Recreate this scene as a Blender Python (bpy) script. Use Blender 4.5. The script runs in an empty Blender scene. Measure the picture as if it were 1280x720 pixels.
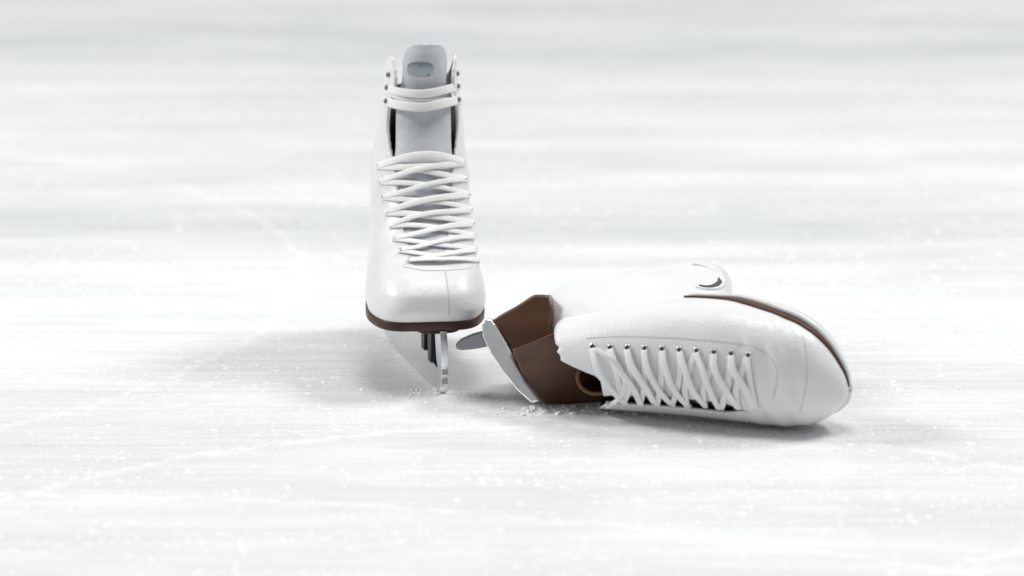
import bpy, bmesh, math, random
from mathutils import Vector
from mathutils.bvhtree import BVHTree
random.seed(7)
sc = bpy.context.scene
COL = sc.collection
PI = math.pi
sin, cos = math.sin, math.cos

# ---------------------------------------------------------------- camera
P = math.radians(14)
R_ = Vector((1, 0, 0)); U_ = Vector((0, sin(P), cos(P))); F_ = Vector((0, cos(P), -sin(P)))
D = 3.0
CAM = R_ * 0.055 + U_ * 0.08 - F_ * D
cd = bpy.data.cameras.new('camera'); cam = bpy.data.objects.new('camera', cd); COL.objects.link(cam)
cam.location = CAM; cam.rotation_euler = (PI / 2 - P, 0, 0)
cd.lens = 135; cd.sensor_width = 36; cd.clip_end = 500; cd.clip_start = 0.05
cd.dof.use_dof = True; cd.dof.focus_distance = 2.98; cd.dof.aperture_fstop = 3.8
sc.camera = cam
def ray(px, py):
    return (F_ * D + R_ * ((px - 640) / 1600) + U_ * ((360 - py) / 1600))
def at(px, py, y):
    d = ray(px, py); t = (y - CAM.y) / d.y
    return CAM + d * t
def on_ground(px, py, z=0.0):
    d = ray(px, py); t = (z - CAM.z) / d.z
    return CAM + d * t

# ---------------------------------------------------------------- helpers
def hermite(tbl, x):
    if x <= tbl[0][0]: return tbl[0][1]
    if x >= tbl[-1][0]: return tbl[-1][1]
    n = len(tbl)
    for i in range(n - 1):
        x0, y0 = tbl[i]; x1, y1 = tbl[i + 1]
        if x <= x1:
            h = x1 - x0
            def slope(k):
                if k == 0 : return (tbl[1][1] - tbl[0][1]) / (tbl[1][0] - tbl[0][0])
                if k == n - 1: return (tbl[-1][1] - tbl[-2][1]) / (tbl[-1][0] - tbl[-2][0])
                a = (tbl[k][1] - tbl[k-1][1]) / (tbl[k][0] - tbl[k-1][0])
                b = (tbl[k+1][1] - tbl[k][1]) / (tbl[k+1][0] - tbl[k][0])
                return 0 if a * b <= 0 else 2 * a * b / (a + b)
            m0, m1 = slope(i), slope(i + 1)
            t = (x - x0) / h
            return ((2*t**3 - 3*t*t + 1) * y0 + (t**3 - 2*t*t + t) * h * m0 + (-2*t**3 + 3*t*t) * y1 + (t**3 - t*t) * h * m1)
def sm(t):
    t = max(0, min(1, t)); return t * t * (3 - 2 * t)

def link(name, verts, faces, mats, parent=None, smooth=True, autosmooth=None):
    me = bpy.data.meshes.new(name)
    off = Vector((0, 0, 0)); q = parent
    while q: off += Vector(q.location); q = q.parent
    me.from_pydata([Vector(v) - off for v in verts], [], faces)
    bm = bmesh.new(); bm.from_mesh(me)
    bmesh.ops.recalc_face_normals(bm, faces=bm.faces[:]); bm.to_mesh(me); bm.free()
    for m in (mats if isinstance(mats, list) else [mats]): me.materials.append(m)
    for p in me.polygons: p.use_smooth = smooth
    if autosmooth: me.set_sharp_from_angle(angle=math.radians(autosmooth))
    o = bpy.data.objects.new(name, me); COL.objects.link(o)
    o.parent = parent
    return o
def empty(name, loc, label, cat, group=None):
    o = bpy.data.objects.new(name, None); COL.objects.link(o); o.location = loc; o.empty_display_size = .05
    o['label'] = label; o['category'] = cat
    if group: o['group'] = group
    return o
def grid_faces(rows, cols, closed=False, base=0):
    f = []
    for i in range(rows - 1):
        for j in range(cols if closed else cols - 1):
            a = i * cols + j; b = i * cols + (j + 1) % cols
            f.append((base + a, base + b, base + b + cols, base + a + cols))
    return f
def ribbon_geo(pts, nors, w, t, n=10, ex=.5):
    pts = [Vector(p) for p in pts]
    V = []; N = len(pts)
    for i in range(N):
        T = (pts[min(i+1, N-1)] - pts[max(i-1, 0)]).normalized()
        nn = Vector(nors[i]); nn = (nn - T * nn.dot(T))
        if nn.length < 1e-6: nn = T.orthogonal()
        nn.normalize(); B = T.cross(nn)
        wi = w(i / (N - 1)) if callable(w) else w
        for k in range(n):
            a = 2 * PI * (k + .5) / n
            ca, sa = cos(a), sin(a)
            x = math.copysign(abs(ca) ** ex, ca); y = math.copysign(abs(sa) ** ex, sa)
            V.append(pts[i] + B * (x * wi / 2) + nn * (y * t / 2))
    Fc = grid_faces(N, n, True)
    Fc.append(tuple(range(n))[::-1]); Fc.append(tuple((N - 1) * n + k for k in range(n)))
    return V, Fc
class MB:
    def __init__(s): s.v = []; s.f = []
    def add(s, V, Fc):
        b = len(s.v); s.v += list(V); s.f += [tuple(b + i for i in f) for f in Fc]
def spline(pts, n=8):
    pts = [Vector(p) for p in pts]; out = []
    for i in range(len(pts) - 1):
        p0 = pts[max(i-1, 0)]; p1 = pts[i]; p2 = pts[i+1]; p3 = pts[min(i+2, len(pts)-1)]
        for k in range(n):
            t = k / n
            out.append(.5 * ((2*p1) + (p2-p0)*t + (2*p0-5*p1+4*p2-p3)*t*t + (3*p1-p0-3*p2+p3)*t**3))
    out.append(pts[-1]); return out
def prism(name, poly, d, mat, parent, bev=0.002, seg=3, sharp=40):
    n = len(poly)
    V = [Vector(p) for p in poly] + [Vector(p) + d for p in poly]
    for v in V: v.z = max(v.z, .0003)
    Fc = [tuple(range(n)), tuple(range(2*n - 1, n - 1, -1))] + [(i, (i+1) % n, n + (i+1) % n, n + i) for i in range(n)]
    o = link(name, V, Fc, mat, parent, True, sharp)
    if bev:
        b = o.modifiers.new('bevel', 'BEVEL'); b.width = bev; b.segments = seg; b.limit_method = 'ANGLE'; b.angle_limit = math.radians(25)
    return o
def outward(o, d=1e-5):
    bm = bmesh.new(); bm.from_mesh(o.data); bmesh.ops.remove_doubles(bm, verts=bm.verts[:], dist=d); bmesh.ops.recalc_face_normals(bm, faces=bm.faces[:])
    c = sum((v.co for v in bm.verts), Vector()) / len(bm.verts)
    if sum((f.normal.dot(f.calc_center_median() - c) for f in bm.faces)) < 0: bmesh.ops.reverse_faces(bm, faces=bm.faces[:])
    bm.to_mesh(o.data); bm.free()

# ---------------------------------------------------------------- materials
def mat(name, col, rough=.5, metal=0, bump=0, bscale=300, var=0, vscale=20, spec=.5, coat=0, dark=None, stretch=(1,1,1), bump2=0, b2scale=40):
    m = bpy.data.materials.new(name); m.use_nodes = True
    nt = m.node_tree; b = nt.nodes['Principled BSDF']
    b.inputs['Base Color'].default_value = (*col, 1); b.inputs['Roughness'].default_value = rough
    b.inputs['Metallic'].default_value = metal; b.inputs['Specular IOR Level'].default_value = spec
    b.inputs['Coat Weight'].default_value = coat; b.inputs['Coat Roughness'].default_value = .2
    tc = nt.nodes.new('ShaderNodeTexCoord'); mp = nt.nodes.new('ShaderNodeMapping'); mp.inputs['Scale'].default_value = stretch
    nt.links.new(tc.outputs['Object'], mp.inputs['Vector'])
    def noise(scale):
        n = nt.nodes.new('ShaderNodeTexNoise'); n.inputs['Scale'].default_value = scale; n.inputs['Detail'].default_value = 4
        nt.links.new(mp.outputs[0], n.inputs['Vector']); return n.outputs['Fac']
    last = None
    for st, scl, dist in ((bump2, b2scale, .006), (bump, bscale, .001)):
        if st:
            bp = nt.nodes.new('ShaderNodeBump'); bp.inputs['Strength'].default_value = st; bp.inputs['Distance'].default_value = dist
            nt.links.new(noise(scl), bp.inputs['Height'])
            if last: nt.links.new(last, bp.inputs['Normal'])
            last = bp.outputs[0]
    if last: nt.links.new(last, b.inputs['Normal'])
    if var:
        r = nt.nodes.new('ShaderNodeValToRGB'); r.color_ramp.elements[0].position = .35; r.color_ramp.elements[1].position = .65
        dk = dark or tuple(c * (1 - var) for c in col)
        r.color_ramp.elements[0].color = (*dk, 1); r.color_ramp.elements[1].color = (*col, 1)
        nt.links.new(noise(vscale), r.inputs[0]); nt.links.new(r.outputs[0], b.inputs['Base Color'])
    return m
M_leather = mat('white_leather', (.825, .83, .835), .38, bump=.28, bscale=420, var=.05, vscale=25, coat=.10, bump2=.26, b2scale=26, spec=.45)
M_tongue = mat('tongue_leather', (.62, .64, .66), .38, bump=.25, bscale=500, var=.10, vscale=40, bump2=.25, coat=.1)
M_lining_shade = mat('grey_lining_and_shade', (.085, .088, .094), .8, bump=.4, bscale=700, var=.25)  # boot lining; also painted shade on the lying skate
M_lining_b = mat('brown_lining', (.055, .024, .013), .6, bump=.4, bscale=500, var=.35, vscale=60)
M_lace = mat('lace_cotton', (.91, .91, .915), .8, bump=.6, bscale=1500, spec=.2)
M_brown = mat('brown_leather_sole', (.075, .036, .023), .42, bump=.2, bscale=400, var=.25, vscale=60, stretch=(1, 1, 4), spec=.3)
M_welt = mat('warm_brown_welt', (.092, .042, .024), .42, bump=.2, bscale=400, var=.2, vscale=60, spec=.3)
M_heel = mat('brown_leather_heel', (.150, .068, .034), .34, bump=.06, bscale=260, var=.3, vscale=18, dark=(.082, .035, .017), bump2=.06, b2scale=25, coat=.2, stretch=(1, 1, 2), spec=.4)
M_steel = mat('polished_steel', (.80, .815, .83), .2, 1, bump=.1, bscale=300, stretch=(1, 1, 12))
M_plate = mat('chrome_plate', (.95, .955, .96), .12, .72, bump2=.45, b2scale=36)
M_blade = mat('blade_steel', (.72, .735, .75), .22, .9, bump=.1, bscale=200, stretch=(1, 1, 14))
M_steel_d = mat('dull_steel', (.20, .21, .225), .32, 1)
M_dark = mat('dark_metal', (.04, .04, .045), .4, .8)
M_emb = mat('emblem_silver', (.34, .38, .42), .12, .4, var=.18, vscale=18)
M_seam = mat('seam_thread', (.58, .59, .60), .7)
M_snow = mat('snow_crumb', (.95, .955, .96), .6, var=.03, vscale=200, spec=.3)

def ice_material():
    m = bpy.data.materials.new('scratched_ice'); m.use_nodes = True; nt = m.node_tree; L = nt.links
    b = nt.nodes['Principled BSDF']; b.inputs['Specular IOR Level'].default_value = .35
    g = nt.nodes.new('ShaderNodeNewGeometry')
    def noise(scale, sx, sy, det=5, rot=0, rough=.55, dist=0):
        mp = nt.nodes.new('ShaderNodeMapping'); mp.inputs['Scale'].default_value = (sx, sy, 1); mp.inputs['Rotation'].default_value = (0, 0, rot)
        L.new(g.outputs['Position'], mp.inputs['Vector'])
        n = nt.nodes.new('ShaderNodeTexNoise'); n.inputs['Scale'].default_value = scale; n.inputs['Detail'].default_value = det; n.inputs['Roughness'].default_value = rough
        n.inputs['Distortion'].default_value = dist
        L.new(mp.outputs[0], n.inputs['Vector']); return n.outputs['Fac']
    def ramp(src, p0, p1, c0=0, c1=1):
        r = nt.nodes.new('ShaderNodeMapRange'); r.inputs['From Min'].default_value = p0; r.inputs['From Max'].default_value = p1
        r.inputs['To Min'].default_value = c0; r.inputs['To Max'].default_value = c1; r.interpolation_type = 'SMOOTHSTEP'
        L.new(src, r.inputs['Value']); return r.outputs[0]
    def mth(op, a, c, clamp=False):
        n = nt.nodes.new('ShaderNodeMath'); n.operation = op; n.use_clamp = clamp
        for i, v in enumerate((a, c)):
            if isinstance(v, (int, float)): n.inputs[i].default_value = v
            else: L.new(v, n.inputs[i])
        return n.outputs[0]
    streak = ramp(noise(1, 1.4, 10, 6, .05, .58), .32, .68)
    streak2 = ramp(noise(1, 2.2, 48, 7, -.04, .64), .34, .66)
    scuff = ramp(noise(1, 4.5, 11, 7, .3, .68, .6), .38, .64)
    fine = ramp(noise(1, 6, 130, 6, -.05, .64), .36, .64)
    grain = ramp(noise(240, 1, 1.2, 3, 0, .7), .36, .64)
    hair = ramp(noise(1, 3.2, 360, 4, .04), .57, .64)
    hair2 = ramp(noise(1, 4, 300, 4, -.22), .60, .67)
    hair3 = ramp(noise(1, 4, 310, 4, .35), .62, .69)
    hmask = ramp(noise(1, 3, 6, 5), .38, .62)
    flecks = ramp(noise(100, 1, 1.1, 3, 0, .6), .60, .67)
    flecks2 = ramp(noise(280, 1, 1.0, 2, 0, .6), .59, .66)
    clump = ramp(noise(1, 5, 9, 6, 0, .65), .44, .64)
    flecks = mth('ADD', mth('MULTIPLY', flecks, mth('ADD', mth('MULTIPLY', clump, 1.1), .10)), mth('MULTIPLY', flecks2, mth('ADD', mth('MULTIPLY', clump, .6), .15)))
    sx = nt.nodes.new('ShaderNodeSeparateXYZ'); L.new(g.outputs['Position'], sx.inputs[0])
    x = sx.outputs['X']; y = sx.outputs['Y']
    wob = mth('MULTIPLY', mth('SUBTRACT', noise(1, 1.8, 5, 6, 0, .6), .5), .34)
    yy = mth('ADD', y, wob)
    def band(c, w):
        d = mth('DIVIDE', mth('SUBTRACT', yy, c), w); d2 = mth('MULTIPLY', d, d)
        return mth('POWER', 2.718, mth('MULTIPLY', d2, -1))
    jit = mth('MULTIPLY', mth('SUBTRACT', noise(6, 1, 1, 3), .5), .02)
    grit = ramp(noise(60, 1, 1, 4, 0, .7), .40, .62)
    def arc(cx, cy, r, w_):
        dx = mth('SUBTRACT', x, cx); dy = mth('SUBTRACT', y, cy)
        dd = mth('SQRT', mth('ADD', mth('MULTIPLY', dx, dx), mth('MULTIPLY', dy, dy)), 0)
        e = mth('DIVIDE', mth('SUBTRACT', mth('ADD', dd, jit), r), w_); e2 = mth('MULTIPLY', e, e)
        return mth('MULTIPLY', mth('POWER', 2.718, mth('MULTIPLY', e2, -1)), grit)
    arcs = mth('ADD', mth('ADD', arc(.10, -.62, .52, .006), arc(-.75, .35, .62, .005)), mth('ADD', arc(.9, -1.1, .86, .006), arc(-.3, -1.6, 1.32, .004)))
    v = mth('MULTIPLY', mth('SUBTRACT', 1, streak), .14)
    v = mth('ADD', v, mth('MULTIPLY', mth('SUBTRACT', 1, streak2), .15))
    v = mth('ADD', v, mth('MULTIPLY', mth('SUBTRACT', 1, scuff), .13))
    v = mth('ADD', v, mth('MULTIPLY', mth('SUBTRACT', 1, fine), .17))
    v = mth('ADD', v, mth('MULTIPLY', mth('SUBTRACT', 1, grain), .09))
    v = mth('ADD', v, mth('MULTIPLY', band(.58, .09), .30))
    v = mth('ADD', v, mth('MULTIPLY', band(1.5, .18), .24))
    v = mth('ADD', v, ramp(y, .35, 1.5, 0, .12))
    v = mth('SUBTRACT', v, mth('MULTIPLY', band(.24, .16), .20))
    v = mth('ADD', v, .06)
    v = mth('SUBTRACT', v, mth('MULTIPLY', mth('MULTIPLY', hair, mth('ADD', mth('MULTIPLY', hmask, .8), .2)), .38))
    for h_, k in ((hair2, .24), (hair3, .22), (arcs, .40)): v = mth('SUBTRACT', v, mth('MULTIPLY', h_, k))
    v = mth('SUBTRACT', v, mth('MULTIPLY', flecks, .75))
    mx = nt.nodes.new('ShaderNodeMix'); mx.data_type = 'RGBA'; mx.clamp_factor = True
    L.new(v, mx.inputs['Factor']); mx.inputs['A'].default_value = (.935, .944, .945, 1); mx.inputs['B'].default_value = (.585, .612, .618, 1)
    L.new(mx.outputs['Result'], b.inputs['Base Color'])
    rg = mth('ADD', mth('MULTIPLY', streak, .12), .20); rg = mth('ADD', rg, mth('MULTIPLY', flecks, .3)); L.new(rg, b.inputs['Roughness'])
    bp = nt.nodes.new('ShaderNodeBump'); bp.inputs['Strength'].default_value = .3; bp.inputs['Distance'].default_value = .0013
    h = mth('ADD', mth('ADD', mth('MULTIPLY', fine, .4), mth('MULTIPLY', hair, .6)), flecks)
    L.new(h, bp.inputs['Height']); L.new(bp.outputs[0], b.inputs['Normal'])
    return m
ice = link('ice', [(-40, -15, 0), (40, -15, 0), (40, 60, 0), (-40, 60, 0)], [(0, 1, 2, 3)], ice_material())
ice['kind'] = 'structure'

# ================================================================ upright skate
GRP = 'pair of white figure skates on the ice'
A = empty('ice_skate', (0, 0, 0), 'white laced figure skate standing upright on its blade, toe towards the viewer', 'ice skate', GRP)
YAW = math.radians(6); ROLL = math.tan(math.radians(2.6))
def xfA(x, y, z, yaw=YAW, ox=-.0080, oy=-.015):
    xx = x + (z - .05) * ROLL
    return Vector((ox + xx * cos(yaw) - y * sin(yaw), oy + xx * sin(yaw) + y * cos(yaw), z))
Z0, Z1 = .0575, .2395
YF = [(.0575, .004), (.067, 0), (.077, .002), (.086, .010), (.094, .025), (.103, .045), (.113, .063), (.125, .078), (.14, .092), (.16, .107), (.18, .118), (.2, .126), (.225, .133), (.252, .137)]
YB = [(.0575, .232), (.08, .238), (.12, .232), (.15, .22), (.19, .212), (.245, .222)]
HW = [(.0575, .0500), (.067, .0524), (.076, .0516), (.086, .0490), (.1, .0456), (.112, .0428), (.13, .0398), (.155, .0362), (.19, .0340), (.22, .0297), (.252, .0275)]
EX = [(.0575, .37), (.068, .45), (.080, .54), (.09, .60), (.1, .64), (.12, .72), (.16, .85), (.245, .9)]
PL = [(0, 1), (.034, 1), (.065, .94), (.11, .80), (.16, .70), (.26, .66)]
ZT = .0972
GAP = [(ZT, 0.0), (.0985, .0060), (.101, .0105), (.1045, .0138), (.110, .0165), (.118, .0185), (.13, .0205), (.150, .0230), (.166, .0268), (.184, .0290), (.2, .0282), (.213, .0245), (.224, .0222), (.242, .0215)]
RISE = .04
def rise(y, z): return RISE * sm((y - .07) / .12) * (1 - sm((z - Z0) / .15))
def ptA(z, s, inset=0.0):
    yf = hermite(YF, z) + inset; yb = hermite(YB, z) - inset
    Lh = (yb - yf) / 2; yc = (yb + yf) / 2
    y = yc - Lh * cos(s)
    pl = hermite(PL, y); k = sm((z - Z0) / .08); pl = pl * (1 - k) + k
    ss = sin(s); x = (hermite(HW, z) - inset) * pl * math.copysign(abs(ss) ** hermite(EX, z), ss)
    return x, y, z + rise(y, z)
def s_for(z, half, inset=0.0):
    h = hermite(HW, z) - inset
    return math.asin(min(.98, (half / h)) ** (1 / hermite(EX, z))) if half > 0 else 0.0
NZ, NS = 160, 128
zs = [Z0 + (Z1 - Z0) * (i / (NZ - 1)) for i in range(NZ)]
V = []
for z in zs:
    for j in range(NS):
        V.append(xfA(*ptA(z, 2 * PI * j / NS)))
lastA = BVHTree.FromPolygons(V, grid_faces(NZ, NS, True))
V = []
for z in zs:
    s0 = s_for(z, hermite(GAP, z)) if z > ZT else 0.0
    for j in range(NS):
        f = j / (NS - 1)
        k_ = .85 * (1 - sm((z - .09) / .05)); f = f - k_ * sin(2 * PI * f) / (2 * PI)   # columns crowd towards the toe
        s = s0 + (2 * PI - 2 * s0) * f
        x, y, zz = ptA(z, s)
        sd = s if s < PI else 2 * PI - s
        top = sm((z - .17) / .07)
        zz -= .034 * top * sm((sd - s0 - .25) / 1.5)
        near = 1 - sm((sd - s0) / .55)
        zz -= .009 * sm((z - .222) / .018) * (1 - sm((sd - s0) / .18))
        y += -.006 * top * near
        x += math.copysign(.0024 * sm((z - .203) / .034) * near, x)          # flaps flare outwards
        cr = sm((z - .118) / .012) * (1 - sm((z - .165) / .02)) * sm((sd - .5) / .4)
        x += math.copysign(.0005 * cr * sin((z - .1) * 520 + y * 60), x)
        V.append(xfA(x, y, zz))
boot = link('boot', V, grid_faces(NZ, NS), [M_leather, M_lining_shade], A)
outward(boot)
so = boot.modifiers.new('thickness', 'SOLIDIFY'); so.thickness = .0026; so.offset = -1; so.material_offset = 1; so.material_offset_rim = 0
# tongue
TW = [(.095, .012), (.099, .016), (.106, .0195), (.12, .0215), (.15, .022), (.168, .0205), (.2, .0200), (.213, .0180), (.224, .0158), (.236, .0156), (.243, .0148), (.2475, .0130), (.2505, .0098), (.252, .0045)]
V = []; nt_, ntj = 90, 25
for i in range(nt_):
    z = .095 + (.252 - .095) * i / (nt_ - 1)
    s1 = s_for(min(z, .248), hermite(TW, z), .005)
    for j in range(ntj):
        f = -1 + 2 * j / (ntj - 1)
        s = s1 * f
        x, y, zz = ptA(z, s, .0045)
        y -= .004 * sm((z - .205) / .035)
        y -= .0024 * sm((z - .222) / .012) * (1 - abs(f) ** 3) * (1 - sm((z - .242) / .010))   # padded top
        V.append(xfA(x, y, zz))
tonF = grid_faces(nt_, ntj)
tongue = link('tongue', V, tonF, M_tongue, A)
tonBVH = BVHTree.FromPolygons(V, tonF)
so = tongue.modifiers.new('thickness', 'SOLIDIFY'); so.thickness = .004; so.offset = 0
def hit(bvh, px, py, toward=None, off=0.0):
    for k in range(40):
        f = k / 40
        qx = px + ((toward[0] - px) * f if toward else 0); qy = py + ((toward[1] - py) * f if toward else 0)
        d = ray(qx, qy).normalized()
        loc, nor, idx, dist = bvh.ray_cast(CAM, d)
        if loc is not None:
            if nor.dot(d) > 0: nor = -nor
            return loc + nor * off, nor
    raise RuntimeError('miss %s %s' % (px, py))
def lace_over(mb, bvh, pix, w, t, off, lift=0.0, toward=None, n=10):
    path = spline([Vector((x, y, 0)) for x, y in pix], n)
    pts = []; nors = []
    N = len(path)
    for i, q in enumerate(path):
        bump = off + lift * sin(PI * i / (N - 1))
        l, nn = hit(bvh, q.x, q.y, toward, bump); pts.append(l); nors.append(nn)
    for _ in range(4):
        pts = [pts[0]] + [(pts[i-1] + pts[i] * 2 + pts[i+1]) / 4 for i in range(1, N-1)] + [pts[-1]]
        nors = [nors[0]] + [(nors[i-1] + nors[i] * 2 + nors[i+1]).normalized() for i in range(1, N-1)] + [nors[-1]]
    mb.add(*ribbon_geo(pts, nors, w, t))
lace = MB()
LW, LT = .0050, .0012
for (pix, lf, k) in [([(482, 109), (500, 115), (527, 118), (552, 113), (573, 107)], .0028, 1.35), ([(481, 126), (500, 132), (527, 135), (552, 130), (575, 124)], .0028, 1.45),
             ([(483, 111), (500, 123), (527, 128), (552, 126), (573, 125)], .0010, .9),
             ([(487, 111), (491, 119), (486, 128)], 0, .75), ([(567, 109), (563, 117), (568, 126)], 0, .75)]:
    lace_over(lace, lastA, pix, LW * k, LT, .0014, lf, (527, 125))
LP = [(473, 208), (475, 228), (479, 247), (483, 266), (488, 283), (493, 299), (500, 314), (510, 327)]
RP = [(579, 204), (582, 224), (586, 243), (590, 262), (594, 279), (598, 295), (601, 311), (601, 326)]
lace_over(lace, lastA, [LP[0], (500, 200), (528, 195), (556, 197), RP[0]], LW * 1.2, LT, .0014, .0016, (528, 200))
lace_over(lace, lastA, [LP[0], (500, 210), (528, 209), (556, 208), RP[0]], LW, LT, .0011, .0006, (528, 200))
q = lambda a, b, f, dy: (a[0] + (b[0]-a[0])*f, a[1] + (b[1]-a[1])*f + dy)
nl = len(LP)
for i in range(nl - 1):
    for a, b, lf in ((LP[i], RP[i+1], .0004), (RP[i], LP[i+1], .0018)):
        s1 = random.uniform(-4, 1) if i < 5 else random.uniform(0, 4)
        tl = random.uniform(-1.5, 1.5)
        lace_over(lace, lastA, [a, q(a, b, .25, s1*.7 + tl), q(a, b, .5, s1), q(a, b, .75, s1*.7 - tl), b], LW * random.uniform(.85, 1.1), LT, .0011, lf, q(a, b, .5, 0))
a, b = LP[-1], RP[-1]
lace_over(lace, lastA, [a, q(a, b, .5, 1), b], LW * .85, LT, .0012, .0020, q(a, b, .5, 0))
link('lace', lace.v, lace.f, M_lace, A)
def disc_ring(pos, nor, r, h):
    nor = nor.normalized(); u = nor.orthogonal().normalized(); w = nor.cross(u)
    V = []; Fc = []; n1, n2 = 14, 6
    for i in range(n1):
        a = 2*PI*i/n1; dirn = u*cos(a) + w*sin(a)
        for k in range(n2):
            b = 2*PI*k/n2
            V.append(pos + dirn * (r + h*cos(b)) + nor * (h*sin(b)))
    for i in range(n1):
        for k in range(n2):
            Fc.append((i*n2+k, ((i+1)%n1)*n2+k, ((i+1)%n1)*n2+(k+1)%n2, i*n2+(k+1)%n2))
    return V, Fc
for p in LP + RP:
    l, nn = hit(lastA, p[0] + (1.5 if p in LP else -1.5), p[1], (535, p[1]), .0016)
    link('eyelet', *disc_ring(l, nn, .0014, .0007), M_steel, A)
def hook_geo(pos, nor, r=.0022, hgt=1.0):
    nor = nor.normalized(); mb = MB()
    p = [pos - nor*.001, pos + nor*.001*hgt, pos + nor*.0022*hgt]
    u = nor.orthogonal()
    mb.add(*ribbon_geo(p, [u]*3, r*1.2, r*1.2, 12, 1))
    p = [pos + nor*.0018*hgt, pos + nor*.0026*hgt, pos + nor*.0032*hgt]
    mb.add(*ribbon_geo(p, [u]*3, r*2.2, r*2.2, 14, 1))
    return mb.v, mb.f
for p in [(489, 94), (487, 110), (486, 127), (568, 92), (569, 108), (570, 125)]:
    l, nn = hit(lastA, p[0], p[1], (527, p[1]), .0005)
    link('lace_hook', *hook_geo(l, nn, .0019), M_steel_d, A)
# soft silvery patch on the tongue
V = []; n = 48
for rr in (0, .4, .75, 1):
    for k in range(n):
        a = 2*PI*k/n
        ex = lambda v: math.copysign(abs(v) ** .75, v)
        l, nn = hit(tonBVH, 526 + 17*rr*ex(cos(a)), 86 + 10*rr*ex(sin(a)), (526, 87), .0023 if rr < 1 else .0019); V.append(l)
link('emblem', V, grid_faces(4, n, True), M_emb, A)
mb = MB(); lace_over(mb, lastA, [(556, 338), (559, 356), (561, 374), (561, 394)], .0009, .0006, .0001, 0, (550, 370))
lace_over(mb, lastA, [(504, 333), (528, 338), (556, 338), (584, 336), (604, 331)], .0006, .0005, .0001, 0, (535, 300))
link('seam', mb.v, mb.f, M_seam, A)
# sole with heel
NO = 160
def outline(z, grow, n=NO):
    out = []
    for j in range(n):
        f = j / n; f = f - .85 * sin(2 * PI * f) / (2 * PI)
        x, y, zz = ptA(Z0, 2*PI*f); k = 1 + grow / .05
        out.append((x * k, .117 + (y - .117) * (1 + grow / .117), zz - Z0 + z))
    return out
TH = .0066
loops = [outline(Z0 + .0004, -.004), outline(Z0 + .0004, .0008), outline(Z0 - .0006, .0014), outline(Z0 - TH + .0008, .0014), outline(Z0 - TH, .0006), outline(Z0 - TH, -.02)]
V = [xfA(*p) for lp in loops for p in lp]
n = NO
Fc = grid_faces(len(loops), n, True); Fc += [tuple(range(n)), tuple(len(loops)*n - n + k for k in range(n))]
link('sole', V, Fc, M_brown, A, True, 45)
hp = [p for p in outline(Z0 - TH + .0003, -.001) if p[1] > .165]
hp.sort(key=lambda p: math.atan2(p[0], p[1] - .17))
V = [xfA(p[0], p[1], p[2]) for p in hp] + [xfA(p[0] * .92, .2 + (p[1] - .2) * .9, .064) for p in hp]
n = len(hp)
link('heel', V, [tuple(range(n)), tuple(range(n, 2*n))] + [(i, (i+1) % n, n + (i+1) % n, n + i) for i in range(n)], M_brown, A, True, 40)
# blade
BY = math.radians(16)
def xfB(s, x, z): return Vector((s * -sin(BY) + x * cos(BY) + .002, s * cos(BY) + x * sin(BY) - .012, z))
BT = Z0 - TH - .0003
prof = [(.012, .0190), (.006, .015), (.004, .0003), (.011, .0008), (.016, .0022), (.03, .0012), (.07, .0004), (.12, .0003), (.16, .001), (.18, .004), (.190, .009),
        (.191, .018), (.188, .030), (.186, .064), (.164, .064), (.158, .042), (.11, .038), (.098, .040), (.094, BT), (.062, BT), (.056, .036), (.045, .026), (.03, .0205)]
nb = xfB(0, .0042, 0) - xfB(0, 0, 0)
blade = prism('blade', [xfB(s, -.0021, z) for s, z in prof], nb, M_blade, A, .0006, 2)
pick = [(.000, BT), (-.003, .036), (-.004, .024), (-.0025, .0215), (-.0042, .0165), (-.001, .014), (-.0028, .0085), (.0005, .0065), (.003, .0003), (.0075, .010), (.0085, .020), (.012, .026), (.014, .034), (.017, BT)]
prism('toe_pick', [xfB(s, -.0028, z) for s, z in pick], xfB(0, .0056, 0) - xfB(0, 0, 0), M_steel, blade, .0004, 2)
for s0, zb, w_ in ((.024, .0195, .0044), (.042, .0250, .0050)):
    prism('post', [xfB(s0, -w_, zb), xfB(s0 - .004, -w_, BT), xfB(s0 + .010, -w_, BT), xfB(s0 + .008, -w_, zb)], xfB(0, 2*w_, 0) - xfB(0, 0, 0), M_dark, blade, .0006, 1)
def plate(name, s0, s1, w0, w1, z, th, parent, mat_):
    poly = []
    for k in range(24):
        a = 2*PI*k/24; ca, sa = cos(a), sin(a)
        s = (s0+s1)/2 + (s1-s0)/2 * math.copysign(abs(ca)**.5, ca); w = (w0 if ca < 0 else w1)
        poly.append(xfB(s, w * math.copysign(abs(sa)**.6, sa), z))
    return prism(name, poly, Vector((0, 0, th)), mat_, parent, .0004, 1)
plate('toe_plate', .004, .105, .020, .022, BT - .0028, .0028, blade, M_dark)
plate('heel_plate', .160, .190, .007, .007, .0612, .0028, blade, M_steel_d)

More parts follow.
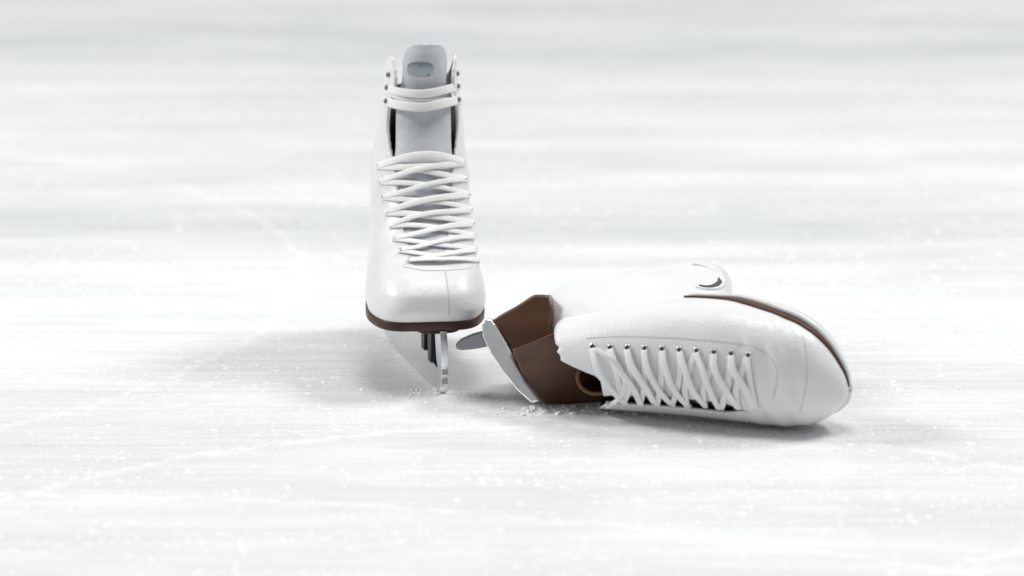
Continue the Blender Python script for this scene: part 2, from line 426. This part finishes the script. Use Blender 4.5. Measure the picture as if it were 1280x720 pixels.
# ================================================================ lying skate
Bq = empty('ice_skate', Vector((.18, -.05, 0)), 'white figure skate tipped over on its side, brown heel at left, laces facing the viewer', 'ice skate', GRP)
def yB(px): return -.040 - .065 * (px - 700) / 300
TOP = [(690, 402), (720, 396), (760, 387), (800, 380), (850, 374.5), (900, 376), (950, 384), (990, 397), (1015, 412), (1035, 432), (1050, 455), (1058, 472), (1061, 486)]
BOT = [(690, 503), (720, 506), (760, 508), (800, 511), (850, 515), (900, 520), (950, 526), (990, 530), (1015, 529), (1035, 522), (1050, 510), (1058, 499), (1061, 488)]
HD = [(690, .036), (760, .038), (900, .040), (980, .036), (1020, .028), (1045, .017), (1058, .007), (1061, .001)]
axis = (Vector((1060-700, 0, 0)) / 1600 + Vector((0, yB(1060) - yB(700), 0))).normalized()
nrm = Vector((-axis.y, axis.x, 0))
def ringB(px):
    y = yB(px); t = at(px, hermite(TOP, px), y); b = at(px, hermite(BOT, px), y)
    zt, zb = t.z, max(b.z, .0012)
    cx = (t + b) / 2
    return Vector((cx.x, y, (zt + zb) / 2)), hermite(HD, px), (zt - zb) / 2
def ptB(px, t, grow=0.0):
    c, a, b = ringB(px)
    ct, st = cos(t), sin(t)
    cre = sm((px - 930) / 20) * (1 - sm((px - 1000) / 25)) * (1 if ct < 0 else 0) * abs(ct)
    grow = grow + .0009 * cre * sin((px + 26 * st) * .21)
    p = c + nrm * ((a + grow) * math.copysign(abs(ct)**.85, ct)) + Vector((0, 0, (b + grow) * math.copysign(abs(st)**.85, st)))
    p.z = max(p.z, .001)
    return p
NP = 130
def stat(v, px0=700):
    w = 1 - (1 - v) ** 1.9
    return px0 + (1060.9 - px0) * w
EDGE = [(-1, 752), (-.85, 764), (-.7, 772), (-.2, 770), (-.09, 764), (0, 748), (.08, 732), (.16, 723), (.26, 717), (.36, 714), (.5, 712), (.75, 706), (1, 700)]
def start(t):
    st = sin(t); ct = cos(t)
    e = hermite(EDGE, st)
    if ct < 0: return e + 3.2 * abs(sin(t * 15)) * sm((st + .02) / .12) * (1 - sm((st - .5) / .12))
    return 696 + (e - 696) * (1 - .5 * ct)
NT = 180
V = []
for i in range(NP):
    for j in range(NT):
        t = 2*PI*j/NT; V.append(ptB(stat(i/(NP-1), 695), t))
lastB = BVHTree.FromPolygons(V, grid_faces(NP, NT, True))
TC = PI + math.radians(36)
def gapB(px):
    return math.radians(8.0) * sm((px - 690) / 60) * (1 - sm((px - 895) / 45))
V = []
for i in range(NP):
    for j in range(NT):
        g0 = gapB(stat(i/(NP-1), 730))
        t = TC + g0 + (2*PI - 2*g0) * j / (NT-1)
        V.append(ptB(stat(i/(NP-1), start(t)), t))
foot = link('boot', V, grid_faces(NP, NT), [M_leather, M_lining_b], Bq)
outward(foot)
so = foot.modifiers.new('thickness', 'SOLIDIFY'); so.thickness = .0020; so.offset = -1; so.material_offset = 1; so.material_offset_rim = 0
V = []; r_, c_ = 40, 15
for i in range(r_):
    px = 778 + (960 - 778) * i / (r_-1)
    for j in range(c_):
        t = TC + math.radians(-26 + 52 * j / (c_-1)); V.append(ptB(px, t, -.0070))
link('tongue', V, grid_faces(r_, c_), M_lining_shade, Bq)  # tongue coloured dark: shade inside the throat is put into its colour
def patch(name, px0, px1, tlo, thi, grow, m, rows=80, cols=24, th=.003):
    V = []
    for i in range(rows):
        v = i / (rows - 1); px = px0 + (px1 - px0) * (1 - (1 - v) ** 1.9)
        for j in range(cols):
            lo, hi = tlo(px), thi(px); t = lo + (hi - lo) * j / (cols-1)
            V.append(ptB(px, t, grow))
    o = link(name, V, grid_faces(rows, cols), m, Bq)
    s = o.modifiers.new('thickness', 'SOLIDIFY'); s.thickness = th; s.offset = 0
    return o
rad = math.radians
patch('welt', 850, 1060.6, lambda p: rad(66), lambda p: rad(81 + 19 * sm((p - 850) / 150)), .0006, M_welt, th=.002)
patch('sole', 850, 1060.8, lambda p: rad(-62), lambda p: rad(66 + 25 * sm((p - 870) / 110)), .0026, M_leather, th=.0036)
# shaft behind: slopes up from the heel, runs into the foot and ends in a rounded lobe
def ySh(px): return .006 + .030 * (px - 665) / 245
STOP = [(648, 432), (654, 410), (664, 392), (678, 378), (695, 364), (720, 353), (760, 345), (800, 338.5), (850, 331), (875, 328), (893, 330), (906, 337), (913, 349)]
SHD = [(648, .006), (660, .016), (678, .024), (700, .026), (800, .026), (860, .026), (890, .024), (904, .017), (913, .006)]
SHF = [(648, .006), (660, .016), (675, .028), (686, .044), (700, .062), (720, .080), (770, .098), (820, .106), (858, .102), (880, .080), (895, .052), (906, .026), (913, .006)]
ax2 = Vector((245/1600, .03, 0)).normalized(); n2 = Vector((-ax2.y, ax2.x, 0))
def ptS(px, t, grow=0):
    y = ySh(px); top = at(px, hermite(STOP, px), y)
    bz = .0012 + .03 * (1 - sm((px - 646) / 16)) + .030 * sm((px - 672) / 40) + .026 * sm((px - 780) / 130)
    bz = min(bz, top.z - .006)
    c = Vector((top.x, y, (top.z + bz) / 2)); b = (top.z - bz) / 2
    ct, st = cos(t), sin(t)
    a = hermite(SHF, px) if ct < 0 else hermite(SHD, px)
    ez = .92 if ct < 0 else .95
    p = c + n2 * ((a + grow) * math.copysign(abs(ct)**.85, ct)) + Vector((0, 0, (b + grow) * math.copysign(abs(st)**ez, st)))
    p.z = max(p.z, .001); return p
V = []; NQ = 100
for i in range(NQ):
    v = i / (NQ-1); w = .5 - .5 * cos(PI * v ** 1.15)
    for j in range(NT):
        t = 2*PI*j/NT; V.append(ptS(648 + (913 - 648) * w, t))
Fc = grid_faces(NQ, NT, True); Fc.append(tuple((NQ-1)*NT + k for k in range(NT)))
sh = link('shaft', V, Fc, M_leather, Bq); outward(sh)
shB = BVHTree.FromPolygons(V, Fc)
# rounded end of the shaft: a soft glossy lip with a dark strip at its right end, painted as the shade of an opening
def arc_on(a0, a1, rx, ry, cx, cy, off, n=40):
    pts, nors = [], []
    for k in range(n):
        a = math.radians(a0 + (a1 - a0) * k / (n - 1))
        dx, dy = rx * cos(a), ry * sin(a)
        l, nn = hit(shB, cx + dx * .97 - dy * .25, cy + dy * .97 + dx * .26, (868, 348), off); pts.append(l); nors.append(nn)
    for _ in range(3): pts = [pts[0]] + [(pts[i-1] + pts[i]*2 + pts[i+1])/4 for i in range(1, n-1)] + [pts[-1]]
    return pts, nors
pts, nors = arc_on(-125, 100, 28, 14, 878, 347, .0003)
mb = MB(); mb.add(*ribbon_geo(pts, nors, lambda f: .0008 + .0032 * sin(PI * f), .0030, 10, .9)); cuff = link('collar', mb.v, mb.f, M_leather, Bq)
pts, nors = arc_on(-30, 95, 22, 10, 878, 347.5, .0004)
mb = MB(); mb.add(*ribbon_geo(pts, nors, lambda f: .0003 + .0056 * sin(PI * f) ** .8, .0010, 8, .8)); link('lining', mb.v, mb.f, M_lining_shade, cuff)
# heel, arch, plate, blade
def yH(py): return -.050 + .030 * (503 - py) / 133
def yHeel(x, py): return -.060 + .034 * (503 - py) / 133 + .006 * (x - 650) / 40
def yArch(x, py): return -.042 - .012 * (503 - py) / 78 + .010 * (x - 700) / 70
heel_pix = [(610, 404), (626, 393), (646, 382), (667, 368), (685, 369), (691, 386), (688, 410), (694, 436), (672, 452), (652, 458), (640, 436), (624, 412)]
prism('heel', [at(x, y, yHeel(x, y)) for x, y in heel_pix], Vector((.004, .030, -.0075)), M_heel, Bq, .0022, 5)
arch_pix = [(640, 437), (662, 429), (692, 416), (706, 430), (722, 442), (744, 448), (774, 464), (776, 494), (745, 503), (705, 506), (680, 504), (662, 487), (650, 464)]
prism('arch', [at(x, y, yArch(x, y)) for x, y in arch_pix], Vector((.004, .034, -.0080)), M_heel, Bq, .0022, 5)
band_pix = [(602, 404), (607, 399), (613, 398), (619, 406), (630, 425), (642, 449), (656, 477), (674, 501), (664, 504), (646, 488), (627, 464), (612, 441), (603, 420)]
prism('heel_plate', [at(x, y, yH(y) - .013) for x, y in band_pix], Vector((.004, .018, -.0046)), M_plate, Bq, .0034, 6, 80)
bl_pix = [(569, 431), (574, 424), (590, 417), (608, 412), (614, 418), (613, 432), (594, 436), (576, 438), (570, 436)]
prism('blade', [at(x, y, -.034) for x, y in bl_pix], Vector((.003, .03, -.0075)), M_steel_d, Bq, .0026, 4, 60)
# dark rounded hollow beside the laces
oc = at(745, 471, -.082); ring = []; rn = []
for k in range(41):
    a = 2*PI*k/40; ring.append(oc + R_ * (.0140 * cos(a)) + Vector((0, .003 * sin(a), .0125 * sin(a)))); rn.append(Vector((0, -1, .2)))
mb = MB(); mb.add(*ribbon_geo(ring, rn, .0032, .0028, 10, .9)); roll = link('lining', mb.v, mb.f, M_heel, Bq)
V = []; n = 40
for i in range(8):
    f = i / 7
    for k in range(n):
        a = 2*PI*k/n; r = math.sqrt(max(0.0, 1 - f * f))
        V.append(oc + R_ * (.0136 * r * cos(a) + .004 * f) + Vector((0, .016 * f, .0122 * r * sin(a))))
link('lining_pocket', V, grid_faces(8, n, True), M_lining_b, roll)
# eyelets + laces
UP = [(741, 433)] + [(763 + 21.6 * i, 434 + .25 * i + .12 * i * i) for i in range(9)]
LO = [(776, 500)] + [(781 + 20.2 * i, 503 + 5.5 * sin(PI * i / 18)) for i in range(9)]
for p in UP:
    l, nn = hit(lastB, p[0], p[1], (850, 470), .0004)
    e = link('eyelet', *disc_ring(l, nn, .0019, .0008), M_steel, Bq)
    link('eyelet_hole', *hook_geo(l - nn * .0024, nn, .0013), M_dark, e)
for p in LO:
    l, nn = hit(lastB, p[0], p[1], (850, 470), .0005); link('eyelet', *disc_ring(l, nn, .0016, .0007), M_steel, Bq)
mb = MB()
lace_over(mb, lastB, [(733, 423), (760, 421), (800, 421), (850, 423), (900, 427), (940, 433), (962, 446), (972, 470), (966, 500)], .0006, .0005, .0001, 0, (850, 460))
lace_over(mb, lastB, [(1003, 418), (1008, 445), (1008, 480), (1000, 515)], .0006, .0005, .0001, 0, (980, 460))
link('seam', mb.v, mb.f, M_seam, Bq)
lace = MB()
def run(u, l, w, lift):
    bow = random.uniform(-6, 6); rj = lambda: random.uniform(-2.5, 2.5)
    lace_over(lace, lastB, [(u[0] + rj()*.5, u[1]+3), (u[0] + (l[0]-u[0])*.3 + bow*.8 + rj(), u[1] + (l[1]-u[1])*.33), (u[0] + (l[0]-u[0])*.7 + bow + rj(), u[1] + (l[1]-u[1])*.68), (l[0] + rj(), l[1] + rj())], w, .0013, .0014, lift, (850, 465), 8)
for i in range(9):
    run(UP[i+1], LO[i], random.uniform(.0042, .0052), .0008)
for i in range(9):
    run(UP[i], LO[i+1], random.uniform(.0046, .0058), .0034)
run(UP[9], LO[9], .0046, .0010)
def free(path, w=.0036, t=.0014, up=(0, -1, .5)):
    p = spline(path, 8); lace.add(*ribbon_geo(p, [Vector(up)] * len(p), w, t))
free([at(744, 436, -.096), at(758, 445, -.100), at(770, 454, -.101), at(779, 470, -.102), at(780, 487, -.099), at(772, 500, -.094), at(758, 508, -.084)], .0036)
link('lace', lace.v, lace.f, M_lace, Bq)

# ================================================================ ice shavings: low flakes and crumbs
vs_, fs_ = [], []
def crumb(x, y, r, fl=.4):
    b = len(vs_); n = 6; ph = random.uniform(0, 6)
    sx, sy = random.uniform(.7, 1.4), random.uniform(.9, 2.0)
    h = max(.00025, r * fl)
    rr = [random.uniform(.75, 1.25) for _ in range(n)]
    for sc_, z in ((1.0, .0001), (.72, h * .75), (.3, h)):
        for k in range(n):
            a = ph + 2*PI*k/n
            vs_.append((x + r * sx * rr[k] * sc_ * cos(a), y + r * sy * rr[k] * sc_ * sin(a), z))
    for i in range(2):
        for k in range(n):
            fs_.append((b + i*n + k, b + i*n + (k+1) % n, b + (i+1)*n + (k+1) % n, b + (i+1)*n + k))
    fs_.append(tuple(b + 2*n + k for k in range(n)))
for k in range(650):
    px = random.uniform(-60, 1340); py = 255 + 465 * random.random() ** .8
    g = on_ground(px, py); crumb(g.x, g.y, random.choice([.0005, .0006, .0008, .0011, .0018, .0024]), .25)
for k in range(45):
    cx, cy = random.uniform(0, 1280), random.uniform(290, 700); n = random.randint(6, 24)
    for j in range(n):
        g = on_ground(cx + random.gauss(0, 34), cy + random.gauss(0, 3)); crumb(g.x, g.y, random.uniform(.0005, .0016), .25)
for k in range(110):
    px = random.gauss(735, 48); py = random.gauss(513, 3.5); g = on_ground(px, py); crumb(g.x, g.y, random.uniform(.0008, .0032), .6)
for k in range(70):
    px = random.gauss(570, 55); py = random.gauss(491, 3); g = on_ground(px, py); crumb(g.x, g.y, random.uniform(.0006, .0020), .4)
for k in range(50):
    px = random.uniform(780, 1060); py = 521 + (px - 780) * .06 + random.gauss(4, 4); g = on_ground(px, py); crumb(g.x, g.y, random.uniform(.0005, .0014), .3)
sv = link('ice_shavings', vs_, fs_, M_snow, None, False)
sv['kind'] = 'stuff'; sv['label'] = 'fine white ice shavings scattered over the rink around the skates'; sv['category'] = 'ice shavings'

# ================================================================ light
w = bpy.data.worlds.new('World'); sc.world = w; w.use_nodes = True
w.node_tree.nodes['Background'].inputs[0].default_value = (.97, .99, 1, 1); w.node_tree.nodes['Background'].inputs[1].default_value = .25
def area(name, loc, tgt, size, power, col=(1, 1, 1)):
    l = bpy.data.lights.new(name, 'AREA'); l.shape = 'RECTANGLE'; l.size, l.size_y = size; l.energy = power; l.color = col
    o = bpy.data.objects.new(name, l); COL.objects.link(o); o.location = loc
    o.rotation_euler = (Vector(tgt) - Vector(loc)).to_track_quat('-Z', 'Y').to_euler()
area('rink_lamp', (2.5, 1.3, 3.3), (0, 0, 0), (1.1, 1.1), 98, (1, .99, .98))
area('rink_lamp', (-3.3, .8, 2.7), (0.2, 0, 0), (.9, .9), 108, (1, .99, .985))
area('rink_lamp', (0.3, .2, 4.6), (0.1, 0, 0), (1.8, 1.6), 82)
vs = sc.view_settings; vs.view_transform = 'Standard'; vs.look = 'None'; vs.exposure = 0
